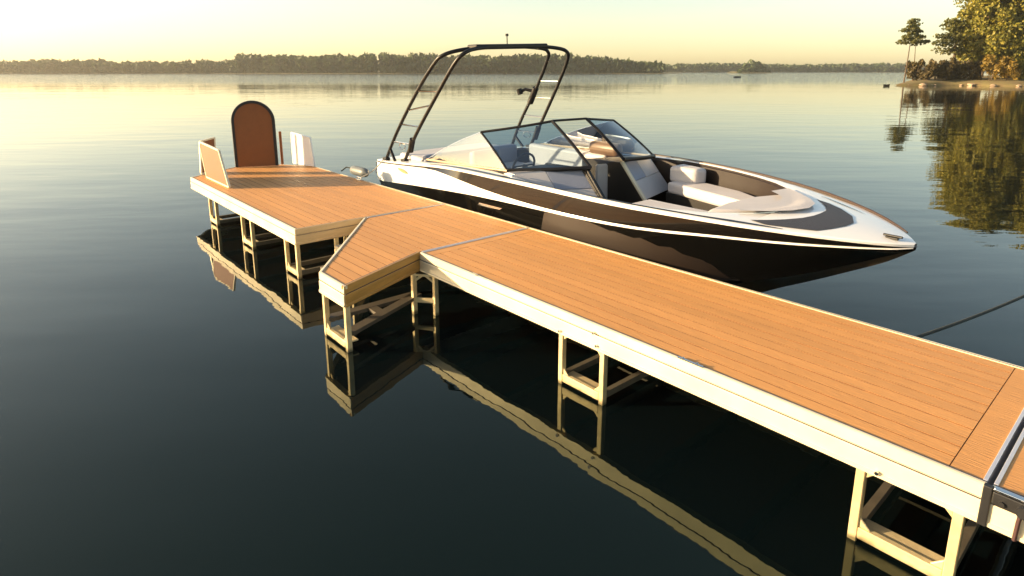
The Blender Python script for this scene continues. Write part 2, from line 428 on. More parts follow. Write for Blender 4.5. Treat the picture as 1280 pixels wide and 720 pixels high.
a, b = dk(-6.93, .33, ZD+.008), dk(-6.62, 1.02, ZD+.008)
ap = empty('arched_panel', frame_at(((a[0]+b[0])/2, (a[1]+b[1])/2, ZD+.008), vec(a, b)), 'tall brown arched panel with black rubber rim at the far end of the dock', 'panel')
hw_, hs = .375, .86
def arch_pts(r, straight, n=20, taper=.0):
    pts = [(-r-taper, 0)]
    for k in range(n+1):
        an = math.pi - math.pi*k/n
        pts.append((r*math.cos(an), straight + r*math.sin(an)))
    pts.append((r+taper, 0)); return pts
hw_ = .36
mb = MB(); ip = arch_pts(hw_-.012, hs, taper=-.0)
mb.prism(ip, -.014, .014, f=lambda x, y, z: (x, z, y))
mb.build('panel', M_panelbrown, ap)
mb = MB(); rp = arch_pts(hw_, hs)
rows = []
for i, (x, z) in enumerate(rp):
    pc = Vector((x, z)); pa = Vector(rp[max(i-1, 0)]); pb = Vector(rp[min(i+1, len(rp)-1)]); t = (pb-pa).normalized(); nn = Vector((-t.y, t.x))
    rows.append([(x+nn.x*u, v, z+nn.y*u) for u, v in ((-.03,-.026),(.016,-.026),(.024,-.01),(.024,.01),(.016,.026),(-.03,.026))])
mb.grid(rows, closed=True); mb.f += [tuple(range(6)), tuple(len(mb.v)-6+i for i in range(6))[::-1]]; mb.m += [0, 0]
mb.build('rubber_rim', M_black, ap, smooth=35)

def wing(name, a, b, poly, label, face_m, back_m, rim_m, th=.035, group=None):
    """upright plate: poly in (along, up)"""
    w = empty(name, frame_at(a, vec(a, b)), label, 'panel', group)
    mb = MB(); mb.prism(poly, -th/2+.006, .0, 0, f=lambda x, y, z: (x, z, y)); o = mb.build('outer_face', face_m, w)
    mb = MB(); mb.prism(poly, .001, th/2-.006, 0, f=lambda x, y, z: (x, z, y)); mb.build('inner_face', back_m, w)
    mb = MB(); n = len(poly)
    for i in range(n):
        p, q = poly[i], poly[(i+1) % n]
        mb.bar((p[0],0,p[1]), (q[0],0,q[1]), .028, th, (0,1,0) if False else (0,1,0))
    mb.build('rim', rim_m, w, bevel=.004, seg=1)
    return w
a, b = dk(-6.05, -.40, ZD+.02), dk(-4.90, -.40, ZD+.02)
wing('side_panel', a, b, [(.0,.0), (1.22,.0), (.86,.54), (-.16,.58), (-.22,.50)],
     'orange-brown side panel with white rim leaning at the front left corner of the platform', mat('orange_panel', (.20,.055,.010), .55, var=.08, scale=5), M_whitegel, M_alu)
a, b = dk(-6.62, -.10, ZD+.02), dk(-6.45, -.52, ZD+.02)
wing('end_panel', a, b, [(0,0), (.30,0), (.26,.56), (-.03,.60)],
     'small pinkish brown end panel standing behind the orange side panel', mat('pink_panel', (.42,.24,.17), .55), M_panelbrown, M_alu)
a, b = dk(-6.64, 1.33, ZD+.02), dk(-6.02, 1.50, ZD+.02)
wing('side_panel', a, b, [(.0,.0), (.62,.0), (.55,.53), (.0,.60)],
     'white side panel standing at the back right corner of the platform beside the arched panel', M_whitegel, M_whitegel, M_whitegel)
a = dk(-6.70, 1.13, ZD+.01); 
mb = MB(); mb.box(-.022, .022, -.02, .02, 0, .64)
mb.build('post', M_panelbrown, None, bevel=.006)
po = bpy.data.objects['post.004'] if 'post.004' in bpy.data.objects else COL.objects[-1]
po = COL.objects[-1]; po.name = 'wooden_post'; po.matrix_world = frame_at(a, (1,0,0))
tag(po, 'slim brown upright post between the arched panel and the white side panel', 'post')

# ------------------------------------------------------------------ mooring rope
p0 = Vector(dk(3.95, W1+.02, ZD-.05)); p1 = Vector(dk(3.9, W1+.75, .20)); p2 = Vector((6.2, 5.3, .06)); 
mb = MB(); pts = []
q0 = Vector(dk(3.80, W1+.01, ZD-.10)); q1 = Vector(dk(4.70, 6.0, .60)) 
for i in range(25):
    t = i/24; p = q0.lerp(q1, t); p.z -= .10*4*t*(1-t); pts.append(p)
mb.tube(pts, .012, 6); o = mb.build('mooring_rope', M_rope, None, smooth=60)
tag(o, 'dark mooring rope running over the water from the back edge of the dock', 'rope')

# ------------------------------------------------------------------ BOAT
th = R(5.3); fd = Vector((math.cos(th), -math.sin(th)))
F = D*fd.x + N*fd.y; T = Vector((-F.y, F.x)); TIP = Vector((3.3555, 4.7775))
O = TIP - F*8
roll = R(2.0)
Mb = Matrix.Translation((O.x, O.y, 0)) @ Matrix.Rotation(math.atan2(F.y, F.x), 4, 'Z') @ Matrix.Rotation(-roll, 4, 'X').inverted()
boat = empty('motorboat', Mb, 'black and white open-bow wakeboard boat with black tower moored behind the dock', 'boat')
def interp(tab):
    xs = [a for a, _ in tab]; ys = [b for _, b in tab]
    def f(x):
        if x <= xs[0]: return ys[0]
        if x >= xs[-1]: return ys[-1]
        for i in range(len(xs)-1):
            if x <= xs[i+1]:
                # catmull-rom style smooth interpolation (monotone-ish)
                h = xs[i+1]-xs[i]; t = (x-xs[i])/h
                m0 = (ys[i+1]-ys[i-1])/(xs[i+1]-xs[i-1]) if i > 0 else (ys[i+1]-ys[i])/h
                m1 = (ys[i+2]-ys[i])/(xs[i+2]-xs[i]) if i+2 < len(xs) else (ys[i+1]-ys[i])/h
                return (2*t**3-3*t*t+1)*ys[i]+(t**3-2*t*t+t)*h*m0+(-2*t**3+3*t*t)*ys[i+1]+(t**3-t*t)*h*m1
    return f
HW = interp([(0,1.18),(1,1.25),(2.5,1.30),(4,1.31),(5,1.27),(5.6,1.20),(6.2,1.06),(6.8,.86),(7.2,.67),(7.5,.49),(7.75,.30),(7.92,.13),(8,.02)])
ZL = interp([(0,.83),(1,.92),(2.5,1.05),(4,1.09),(5,1.09),(6,1.07),(6.7,1.05),(7.4,1.01),(7.7,.985),(8,.955)])
ZR = interp([(0,.46),(1.5,.62),(3.3,.76),(5.2,.80),(6,.82),(6.65,.86),(7.2,.875),(7.8,.90),(8,.915)])
TF = interp([(0,.97),(1.6,.95),(2.2,.88),(2.9,.60),(3.6,.32),(4.5,.12),(5.5,.08),(8,.10)])
ZC = interp([(0,.08),(4.5,.09),(6,.18),(6.6,.30),(6.9,.40),(7.2,.51),(7.5,.65),(7.8,.80),(8,.90)])
YC = interp([(0,.90),(4,.90),(5.5,.80),(6.5,.56),(7.2,.32),(7.7,.2),(8,.15)])
ZK = interp([(0,-.32),(5.0,-.32),(6.0,-.16),(6.5,.02),(6.9,.24),(7.2,.40),(7.5,.57),(7.8,.745),(8,.895)])
XS = [-.2,0,.25,.6,1,1.4,1.8,2.2,2.6,3,3.4,3.8,4.2,4.6,5,5.3,5.6,5.9,6.2,6.45,6.7,6.9,7.1,7.3,7.45,7.6,7.7,7.8,7.88,7.94,8]
FL = interp([(-.2,0),(2.6,0),(3.6,.02),(4.6,.05),(6.5,.06),(7.5,.05),(8,.01)])
def hullrow(x, side):
    h = HW(x); zl, zr, zc, zk, yc = ZL(x), ZR(x), ZC(x), ZK(x), HW(x)*YC(x)
    if zc < zk+.005: zc = zk+.005
    bt = zl-.034; tf = TF(x); zt = zr+.012+(bt-zr-.012)*tf
    P_ = [(0, zk), (yc*.5, zk+(zc-zk)*.62), (yc, zc), (yc+(h-yc)*.45, zc+(zr-zc)*.42), (h-.004, zr-.02), (h+.004, zr),
          (h+.022, zr+.004), (h+.022, zr+.010+(zt-zr-.010)*.5), (h+.012, zt), (h-.004, zt+(bt-zt)*.5), (h-.018, bt), (h+.002, bt+.008), (h+.004, zl-.008), (h-.012, zl)]
    fl = FL(x)*min(1, h/.25)
    off = [0, 0, 0, -.4, -.9, -.9, -.9, -.9, -.8, .3, 1, 1, 1, 1]
    # the sheer line stays put: only the rub rail moves inboard, which gives the topsides their flare
    return [(x, side*max(0, y + fl*(k_-1 if i > 2 else 0)), z) for i, ((y, z), k_) in enumerate(zip(P_, off))]
def hullpart(name, a, b, m, parent):
    mb = MB()
    for side in (-1, 1):
        mb.grid([hullrow(x, side)[a:b+1] for x in XS])
    return mb.build(name, m, parent, smooth=35)
hull = hullpart('hull', 2, 5, M_blackgel, boat)
hullpart('hull_bottom', 0, 2, mat('brown_bottom', (.045,.036,.026), .3, coat=.3), hull)  # grey-brown tone from keel to chine
hullpart('white_stripe', 5, 8, M_whitegel, hull)
hullpart('side_band', 8, 10, M_band, hull)
hullpart('gunwale_edge', 10, 13, M_whitegel, hull)
# transom
mb = MB(); tr = hullrow(-.2, 1)
mb.add([p for p in tr] + [(p[0], -p[1], p[2]) for p in tr[::-1]], [tuple(range(2*len(tr)))])
mb.build('transom', M_blackgel, boat)
# deck cap
OPEN = interp([(.5,.93),(1.0,1.0),(2.5,1.05),(3.6,1.06),(4.2,1.17),(4.7,1.225),(5.2,1.175),(5.8,1.05),(6.2,.90),(6.5,.70),(6.72,.46),(6.86,.22),(6.92,.0)])
XA, XB = .55, 6.92
def caprow(x, side, opened):
    h = HW(x)-.012; zl = ZL(x); yi = OPEN(x) if opened else 0.
    yi = max(0, min(yi, h-.01)); n = 5
    crown = .0 if opened else .03*min(1, h/.6)
    return [(x, side*(h+(yi-h)*k/n), zl+ (math.sin(math.pi*k/n)*.012 if opened else crown*math.sin(math.pi/2*k/n))) for k in range(n+1)]
mb = MB()
for side in (-1, 1):
    xs = [x for x in XS if x < XA] + [XA]; mb.grid([caprow(x, side, False) for x in xs])
    xs = [XA] + [x for x in XS if XA < x < XB] + [6.6, 6.8, XB]; xs = sorted(set(xs)); mb.grid([caprow(x, side, True) for x in xs])
    xs = [XB] + [x for x in XS if x > XB]; mb.grid([caprow(x, side, False) for x in xs])
deckcap = mb.build('deck', M_whitegel, boat, smooth=35)
# inner walls and floor
mb = MB()
xs = sorted(set([XA] + [x for x in XS if XA < x < XB] + [6.6, 6.8, XB]))
for side in (-1, 1):
    rows = []
    for x in xs:
        yi = max(0, OPEN(x)); z = ZL(x)+.0
        rows.append([(x, side*yi, z), (x, side*(yi+.0), z-.02), (x, side*max(0, yi-.015), z-.03), (x, side*max(0, yi-.03), .70), (x, side*max(0, yi-.05), .36)])
    mb.grid(rows)
mb.add([(XA, -.93, ZL(XA)), (XA, .93, ZL(XA)), (XA, .88, .36), (XA, -.88, .36)], [(0,1,2,3)])
mb.build('coaming', mat('dark_brown_coaming', (.016,.009,.006), .45), boat, smooth=35)
mb = MB()
for i in range(len(xs)-1):
    x0, x1 = xs[i], xs[i+1]
    mb.add([(x0,-OPEN(x0),.37),(x1,-OPEN(x1),.37),(x1,OPEN(x1),.37),(x0,OPEN(x0),.37)], [(0,1,2,3)])
mb.build('floor_mat', M_vinyldark, boat)

# gunwale rail on the lake side, thin dark graphic lines on the near deck
mb = MB(); mb.tube([(x, HW(x)+.012, ZL(x)+.004) for x in [1.0,1.5,2,2.5,3,3.5,4,4.5,5,5.5,6,6.4,6.8,7.1,7.4,7.6,7.75,7.85]], [.018]*14+[.017,.014,.01,.006], 8)
mb.build('gunwale_rail', M_tan2, boat, smooth=60)
def deckribbon(pts_lo, pts_hi, m, name, lift=.004, parent=None):
    mb = MB(); n = 6
    rows = []
    for (a, b) in zip(pts_lo, pts_hi):
        rows.append([(a[0]+(b[0]-a[0])*k/n, a[1]+(b[1]-a[1])*k/n, deckz(a[0]+(b[0]-a[0])*k/n, a[1]+(b[1]-a[1])*k/n)+lift) for k in range(n+1)])
    mb.grid(rows); return mb.build(name, m, parent or deckcap, smooth=60)
def deckz(x, y):
    h = HW(x)-.012; y = abs(y)
    if XA < x < XB:
        yi = min(OPEN(x), h-.01); k = max(0, min(1, (h-y)/(h-yi))); return ZL(x)+math.sin(math.pi*k)*.012
    k = max(0, min(1, (h-y)/h)); return ZL(x)+.03*min(1, h/.6)*math.sin(math.pi/2*k)
xs2 = [1.9,2.4,2.9,3.4,3.9,4.4,4.9,5.4,5.8,6.2,6.5,6.8,7.0,7.2]
wd = interp([(1.9,.02),(3,.06),(4.5,.04),(6,.035),(6.9,.05),(7.2,.012)])
deckribbon([(x, -(HW(x)-.035-.0)) for x in xs2], [(x, -(HW(x)-.035-min(wd(x),.03 if x > 4.3 and x < 6.6 else .09))) for x in xs2], M_blackgel, 'pinstripe')
deckribbon([(x, (HW(x)-.02)) for x in xs2], [(x, (HW(x)-.02-wd(x)*.9)) for x in xs2], M_tan, 'pinstripe')
deckribbon([(x, (HW(x)-.05-.10)) for x in (6.85,7.0,7.15,7.3,7.42)], [(x, (HW(x)-.05-.10-.03*math.sin(math.pi*(x-6.8)/.65))) for x in (6.85,7.0,7.15,7.3,7.42)], M_blackgel, 'pinstripe')
# chevron grip pad on the bow
out_ = [(6.90,.50),(7.05,.44),(7.22,.34),(7.40,.18),(7.50,.0),(7.50,-.14),(7.46,-.30),(7.40,-.45),(7.28,-.53),(7.05,-.66)]
inn_ = [(6.90,.495),(7.0,.40),(7.10,.28),(7.18,.14),(7.20,.0),(7.20,-.12),(7.17,-.26),(7.10,-.40),(7.02,-.52),(6.90,-.655)]
deckribbon(out_, inn_, mat('charcoal_grip', (.045,.045,.055), .6, bump=.5, bscale=80), 'grip_pad', lift=.006)
# cleat / bow light
mb = MB(); z = deckz(7.86, -.08)
mb.box(7.80, 7.90, -.10, -.06, z, z+.018); mb.tube([(7.78,-.08,z+.028),(7.93,-.08,z+.028)], .011, 8); mb.build('bow_cleat', M_black, boat, bevel=.004)
mb = MB(); z = deckz(3.9,-1.16); mb.box(3.86,3.94,-1.17,-1.13,z,z+.012); mb.tube([(3.82,-1.15,z+.03),(3.98,-1.15,z+.03)], .010, 8); mb.box(3.885,3.915,-1.16,-1.14,z,z+.03); mb.build('cleat', M_chrome, boat, bevel=.003)

# ---- cushions
def cushion(name, pts, z0, z1, m, parent, bev=.035):
    mb = MB(); mb.prism(pts, z0, z1)
    return mb.build(name, m, parent, bevel=bev, seg=3, smooth=50)
def port(pts): return pts
# port (far) bow lounge: seat base black, cushion white
base = [(4.75,.76),(6.2,.50),(6.6,.22),(6.7,.25),(6.4,.62),(5.7,.92),(4.75,1.08)]
cushion('lounge_base', base, .38, .74, M_vinyldark, boat, .01)
c = cushion('lounge_cushion', [(4.8,.72),(6.1,.48),(6.55,.18),(6.7,.28),(6.45,.62),(5.75,.95),(4.8,1.13)], .745, .89, M_vinyl, boat)
cushion('lounge_backrest', [(4.72,.84),(5.12,.88),(5.18,1.06),(4.72,1.14)], .86, 1.08, M_vinyl, boat, .05)
# starboard (near) bow lounge
cushion('lounge_base', [(4.75,-1.0),(5.6,-.90),(6.3,-.60),(6.35,-.42),(5.9,-.30),(4.75,-.42)], .38, .735, M_vinyldark, boat, .01)
cushion('lounge_cushion', [(5.3,-.72),(5.7,-.76),(6.28,-.60),(6.30,-.22),(6.1,-.14),(5.3,-.18)], .74, .90, M_vinyl, boat, .04)
# forward cushion filling the V
cushion('bow_cushion', [(6.40,-.62),(6.72,-.34),(6.84,.0),(6.72,.34),(6.50,.55),(6.36,.2),(6.34,-.2)], .80, 1.045, M_vinyl, boat, .04)
deckribbon([(6.50,.66),(6.72,.52),(6.90,.38),(7.04,.2),(7.09,.0),(7.04,-.2),(6.92,-.38),(6.72,-.54)], [(6.46,.40),(6.58,.33),(6.68,.24),(6.72,.12),(6.74,.0),(6.72,-.12),(6.68,-.24),(6.58,-.36)], M_vinyl, 'bow_pad', lift=.03)

# ---- consoles with forward-facing backrests
def console(side, x_in, x_out):
    con_ = bpy.data.objects.new('console', None); COL.objects.link(con_); con_.parent = boat; con_.empty_display_size = .05
    yo = 1.12; yi = .30
    def slab(nm, m, u0, u1, v0, v1, th, bev=.02):
        # u: 0 inner .. 1 outer ; v: 0 bottom .. 1 top ; front face slopes
        mb = MB()
        def pt(u, v, off):
            y = side*(yi+(yo-yi)*u); xt = x_in+(x_out-x_in)*u; xb = xt+.42
            return (xb+(xt-xb)*v+off, y, .70+(1.13-.70)*v+off*.3)
        vs = [pt(u0,v0,0),pt(u1,v0,0),pt(u1,v1,0),pt(u0,v1,0),pt(u0,v0,-th),pt(u1,v0,-th),pt(u1,v1,-th),pt(u0,v1,-th)]
        mb.add(vs, [(0,1,2,3),(7,6,5,4),(0,4,5,1),(1,5,6,2),(2,6,7,3),(3,7,4,0)])
        return mb.build(nm, m, con_, bevel=bev, seg=3, smooth=50)
    slab('backrest', M_vinyl, .02, .99, .0, .49, .12, .008)
    slab('backrest', M_vinylgrey, .02, .505, .495, 1., .12, .008)
    slab('backrest', M_vinyl, .51, .99, .495, 1., .12, .008)
    # side wall at the walk-through
    mb = MB(); y = side*yi
    mb.add([(x_in+.02,y,1.15),(x_in+.46,y,.68),(x_in+.46,y,.38),(x_in-.75,y,.38),(x_in-.75,y,1.12),
            (x_in+.02,y+side*.03,1.15),(x_in+.46,y+side*.03,.68),(x_in+.46,y+side*.03,.38),(x_in-.75,y+side*.03,.38),(x_in-.75,y+side*.03,1.12)],
           [(0,1,2,3,4),(9,8,7,6,5),(0,5,6,1),(1,6,7,2),(2,7,8,3),(3,8,9,4),(4,9,5,0)])
    mb.build('side_wall', M_vinyldark, con_, bevel=.006)
    mb = MB(); mb.bar((x_in+.035,y-side*.005,1.16),(x_in+.485,y-side*.005,.67),.05,.035); mb.bar((x_in+.48,y-side*.005,.70),(x_in+.48,y-side*.005,.40),.05,.035,(1,0,0))
    mb.build('edge_trim', M_cream if side > 0 else M_vinyldark, con_, bevel=.008)
    # dash top
    mb = MB(); mb.add([(x_in-.75,side*yi,1.10),(x_in+.0,side*yi,1.145),(x_out+.02,side*yo,1.12),(x_out-.5,side*yo,1.06)], [(0,1,2,3)])
    mb.add([(x_in-.75,side*yi,1.10),(x_out-.5,side*yo,1.06),(x_out-.5,side*yo,.4),(x_in-.75,side*yi,.4)], [(0,1,2,3)])
    mb.build('dashboard', M_vinyldark, con_)
    return con_
console(-1, 4.30, 3.78)
console(1, 4.36, 4.12)
# walk-through door, folded
cushion('walkthrough_door', [(4.10,.08),(4.16,.06),(4.22,.22),(4.16,.24)], .60, 1.12, M_vinyl, boat, .028)

# ---- windshield
def wpt(side, u, v):
    # u 0 centre .. 1 corner ; v 0 bottom .. 1 top
    if side < 0:
        b0, b1, t0, t1 = Vector((4.40,-.27,1.155)), Vector((3.66,-1.04,1.12)), Vector((3.62,-.25,1.69)), Vector((2.92,-.95,1.55))
    else:
        b0, b1, t0, t1 = Vector((4.45,.27,1.205)), Vector((4.28,1.05,1.135)), Vector((3.76,.25,1.69)), Vector((3.58,.95,1.60))
    b = b0.lerp(b1, u); t = t0.lerp(t1, u); bow = math.sin(math.pi*u)*.05
    p = b.lerp(t, v); p.x += bow; p.z += math.sin(math.pi*v)*.02
    return p
ws = bpy.data.objects.new('windshield', None); COL.objects.link(ws); ws.parent = boat; ws.empty_display_size = .05
for side in (-1, 1):
    mb = MB(); mb.grid([[wpt(side, u/8, v/6) for u in range(9)] for v in range(7)]); mb.build('glass_pane', M_glass, ws, smooth=60)
    mb = MB()
    mb.tube([wpt(side, u/8, 0) for u in range(9)], .028, 6); mb.tube([wpt(side, u/8, 1) for u in range(9)], .017, 6)
    mb.tube([wpt(side, 0, v/6) for v in range(7)], .021, 6); mb.tube([wpt(side, 1, v/6) for v in range(7)], .015, 6)
    mb.build('window_frame', M_tower, ws, smooth=60)
    # side glass
    s = side
    tail = Vector((1.62, s*1.13, 1.035)); tp = wpt(side, 1, 1); bt = wpt(side, 1, 0)
    rows = []
    for i in range(9):
        t = i/8; lo = tail.lerp(bt, t); hi = tail.lerp(tp, t); hi.z += math.sin(math.pi*t)*.035; lo.y += s*.02*math.sin(math.pi*t)
        rows.append([lo, lo.lerp(hi, .5)+Vector((0, s*.01, 0)), hi])
    mb = MB(); mb.grid(rows); mb.build('side_glass', M_glassside, ws, smooth=60)
    mb = MB(); mb.tube([r[0] for r in rows], .018, 6); mb.build('side_trim', M_tan, ws, smooth=60)
    mb = MB(); mb.tube([r[2] for r in rows], .006, 5); mb.build('side_trim', M_chrome, ws, smooth=60)
# centre pane swung open along the top bar
mb = MB(); mb.grid([[wpt(-1,0,v/4).lerp(wpt(1,0,v/4), u/3) for u in range(4)] for v in range(5)]); mb.build('glass_pane', M_glassclear, ws, smooth=60)
mb = MB(); mb.tube([wpt(-1,0,1).lerp(wpt(1,0,1), u/3)+Vector((0,0,.004)) for u in range(4)], .016, 6); mb.build('window_frame', M_tower, ws, smooth=60)

# ---- aft cockpit
cushion('sun_pad', [(.12,-.9),(1.05,-.92),(1.05,.92),(.12,.9)], .80, .955, M_vinyl, boat, .05)
cushion('aft_bench', [(1.1,-.9),(1.6,-.9),(1.6,.9),(1.1,.9)], .38, .72, M_vinyl, boat, .05)
cushion('aft_backrest', [(1.02,-.92),(1.16,-.92),(1.22,.92),(1.02,.92)], .7, 1.02, M_vinylgrey, boat, .05)
cushion('port_bench', [(1.6,.45),(3.5,.45),(3.5,.98),(1.6,.98)], .38, .75, M_vinyl, boat, .05)
cushion('port_backrest', [(1.6,.86),(3.5,.86),(3.5,1.0),(1.6,1.0)], .72, 1.08, M_vinyl, boat, .05)
st = bpy.data.objects.new('driver_seat', None); COL.objects.link(st); st.parent = boat; st.empty_display_size = .05
cushion('seat_cushion', [(2.5,-.85),(3.05,-.85),(3.05,-.35),(2.5,-.35)], .62, .80, M_vinyl, st, .06)
cushion('seat_back', [(2.38,-.85),(2.54,-.85),(2.54,-.35),(2.38,-.35)], .72, 1.22, M_vinylgrey, st, .06)
MB().tube([(2.75,-.6,.37),(2.75,-.6,.63)], .05, 12).build('seat_pedestal', M_chrome, st, smooth=40)
mb = MB()
for k in range(24):
    a0, a1 = 2*math.pi*k/24, 2*math.pi*(k+1)/24
wp = [Vector((3.42+.07*math.cos(2*math.pi*k/20), -.60+.18*math.sin(2*math.pi*k/20), 1.10+.17*math.cos(2*math.pi*k/20))) for k in range(21)]
mb.tube(wp, .016, 8); mb.bar((3.42,-.78,1.10),(3.42,-.42,1.10),.03,.02); mb.bar((3.42,-.60,1.10),(3.6,-.60,1.04),.04,.04)
mb.build('steering_wheel', M_tower, boat, smooth=40)
# low mound of dark upholstery on the port side seen through the gap
cushion('port_headrest', [(3.1,.86),(3.75,.86),(3.75,1.04),(3.1,1.04)], 1.05, 1.27, mat('brown_vinyl', (.12,.07,.035), .45), boat, .09)

# ---- stern swim platform and hardware
cushion('swim_platform', [(-.98,-.92),(-.2,-1.10),(-.2,1.10),(-.98,.92)], .42, .52, M_vinylgrey, boat, .02)
mb = MB(); mb.tube([(-.22,-1.0,.76),(-.40,-1.04,.74),(-.50,-1.04,.64),(-.44,-1.02,.53)], .018, 8); mb.tube([(-.60,-.92,.52),(-.62,-.94,.68),(-.82,-.94,.68),(-.84,-.92,.52)], .016, 8)
mb.build_each('grab_rail', M_chrome, boat, smooth=60)
cushion('step_pad', [(-.80,-.98),(-.45,-1.04),(-.45,-.70),(-.80,-.66)], .525, .60, M_vinyldark, boat, .02)
# exhaust / vent oval on the hull side and chrome badge strip
mb = MB(); yy = -(HW(1.25)+.034)
mb.add([(1.05+.17*math.cos(2*math.pi*k/16)*1.0, yy-.002, .80+.028*math.sin(2*math.pi*k/16)-.02*math.cos(2*math.pi*k/16)) for k in range(16)], [tuple(range(16))])
mb.build('hull_badge', mat('olive_badge', (.28,.27,.12), .4), boat)
mb = MB(); yy = -(HW(3.6)+.006)
mb.add([(3.35,yy-.006,.655),(3.86,yy-.006,.685),(3.92,yy-.006,.715),(3.4,yy-.006,.695)], [(0,1,2,3)]); mb.build('hull_badge', M_chrome, boat)

# ---- wake tower
tw = bpy.data.objects.new('wake_tower', None); COL.objects.link(tw); tw.parent = boat; tw.empty_display_size = .05
def smoothpath(pts, n=6):
    P_ = [Vector(p) for p in pts]; out = []
    for i in range(len(P_)-1):
        p0, p1, p2, p3 = P_[max(i-1,0)], P_[i], P_[i+1], P_[min(i+2, len(P_)-1)]
        for k in range(n):
            t = k/n
            out.append(.5*((2*p1)+(p2-p0)*t+(2*p0-5*p1+4*p2-p3)*t*t+(3*p1-p0-3*p2+p3)*t**3))
    out.append(P_[-1]); return out
ftN_a, ftN_f = (.12,-1.15,.87), (.82,-1.13,.92)
ftF_a, ftF_f = (.70,1.15,.90), (1.28,1.15,.96)
topz = 2.70
aft = [ftN_a, (.68,-1.15,1.42), (1.42,-1.12,2.08), (1.92,-1.08,2.48), (2.10,-1.02,2.60), (2.20,-.80,2.665), (2.24,-.4,2.70), (2.25,0,2.71), (2.22,.4,2.695), (2.16,.78,2.665), (2.08,.95,2.61), (1.98,1.02,2.50), (1.60,1.09,2.05), (1.05,1.13,1.42), ftF_a]
fwd = [ftN_f, (1.32,-1.13,1.42), (1.98,-1.06,2.08), (2.38,-1.0,2.48), (2.50,-.90,2.62), (2.46,-.70,2.675), (2.40,-.35,2.70), (2.36,0,2.71), (2.38,.4,2.70), (2.44,.8,2.67), (2.48,1.0,2.61), (2.42,1.07,2.48), (2.10,1.12,2.05), (1.62,1.15,1.42), ftF_f]
MB().tube(smoothpath(aft), .029, 10).build('arch_tube', M_tower, tw, smooth=60)
MB().tube(smoothpath(fwd), .029, 10).build('arch_tube', M_tower, tw, smooth=60)
mb = MB(); mb.box(2.18, 2.44, -.66, .66, 2.668, 2.74); mb.build('top_plate', M_tower, tw, bevel=.02)
aS, fS = smoothpath(aft), smoothpath(fwd)
def on(path, z, near=True):
    h = len(path)//2; seg = path[:h] if near else path[h:]
    return min(seg, key=lambda p: abs(p.z-z))
for near in (True, False):
    for z in (1.18, 1.50, 1.80, 2.10):
        MB().tube([on(aS, z, near), on(fS, z+.02, near)], 0.014 if near else .011, 6).build('rung', M_chrome, tw, smooth=60)
    a_, f_ = on(aS, 1.18, near), on(fS, 1.2, near); sgn = 1
    mid = (a_+f_)/2
    MB().tube([mid+Vector((.11*math.cos(2*math.pi*k/12), 0, .05*math.sin(2*math.pi*k/12)-.06)) for k in range(13)], .008, 6).build('cup_ring', M_chrome, tw, smooth=60)
    p = on(fS, 1.24, near); MB().tube([p+Vector((-.06,0,-.12)), p+Vector((.05,0,.09))], .05, 10).build('clamp', M_tower, tw, smooth=60)
for p in (ftN_a, ftN_f, ftF_a, ftF_f):
    q = Vector(p); MB().box(q.x-.07, q.x+.07, q.y-.045, q.y+.045, q.z-.02, q.z+.03).build('foot_plate', M_tower, tw, bevel=.01)
MB().bar(Vector(ftN_a)+Vector((.18,0,.22)), Vector(ftN_a)+Vector((.36,0,.0)), .04, .03).build('brace', M_tower, tw)
MB().bar(Vector(ftF_a)+Vector((.14,0,.20)), Vector(ftF_a)+Vector((.40,0,.0)), .04, .03).build('brace', M_tower, tw)
# mirror bracket on the lake-side aft leg
p = on(aS, 1.98, False)
mb = MB(); mb.tube([p+Vector((-.02,0,.0)), p+Vector((-.14,-.10,.04)), p+Vector((-.20,-.16,.0))], .028, 8); mb.tube([p+Vector((-.20,-.16,-.05)), p+Vector((-.22,-.18,.05))], .05, 10); mb.tube([p+Vector((-.14,0,-.20)), p+Vector((.03,0,.06))], .055, 10)
mb.build('speaker_mount', M_tower, tw, smooth=50)
# anchor light
mb = MB(); mb.tube([(2.30,-.02,2.72),(2.30,-.02,2.86)], .008, 8); mb.tube([(2.30,-.02,2.855),(2.30,-.02,2.89)], .024, 10); mb.tube([(2.30,-.02,2.72),(2.30,-.02,2.74)], .03, 10)
mb.build('anchor_light', M_tower, tw, smooth=50)

# fender and mooring line between the stern and the dock
def bw(x, y, z): return Mb @ Vector((x, y, z))
fe = empty('fender', frame_at(dk(-4.55, W1+.16, ZD+.08), (D.x, D.y, 0)), 'grey cylindrical fender lying between the dock edge and the boat stern', 'fender')
mb = MB(); pr = [(-.30,.012),(-.285,.03),(-.25,.05),(-.22,.075),(-.15,.082),(.15,.082),(.22,.075),(.25,.05),(.285,.03),(.30,.012)]
mb.tube([(x, 0, 0) for x, _ in pr], [q for _, q in pr], 14); mb.build('body', mat('grey_vinyl_fender', (.14,.15,.15), .45, var=.15, scale=9), fe, smooth=50)
mb = MB(); mb.tube([(-.27,0,0),(-.33,0,.02),(-.40,-.05,.03),(-.46,-.12,-.04)], .012, 6); mb.build('lanyard', M_rope, fe, smooth=60)
cl_ = empty('dock_cleat', frame_at(dk(-4.15, W1-.06, ZD+.004), (D.x, D.y, 0)), 'small metal cleat on the back edge of the far platform near the boat stern', 'cleat')
mb = MB(); mb.box(-.06,.06,-.02,.02,0,.012); mb.build('base', M_chrome, cl_, bevel=.003)
mb = MB(); mb.tube([(-.10,0,.045),(-.05,0,.05),(.05,0,.05),(.10,0,.045)], [.008,.012,.012,.008], 8); mb.build('horn', M_chrome, cl_, smooth=50)
a_ = Vector(dk(-4.15, W1-.06, ZD+.045)); b_ = bw(.05, -1.17, .86); pts = []
for i in range(13):
    t = i/12; p = a_.lerp(b_, t); p.z -= .10*4*t*(1-t)*.6; pts.append(p)
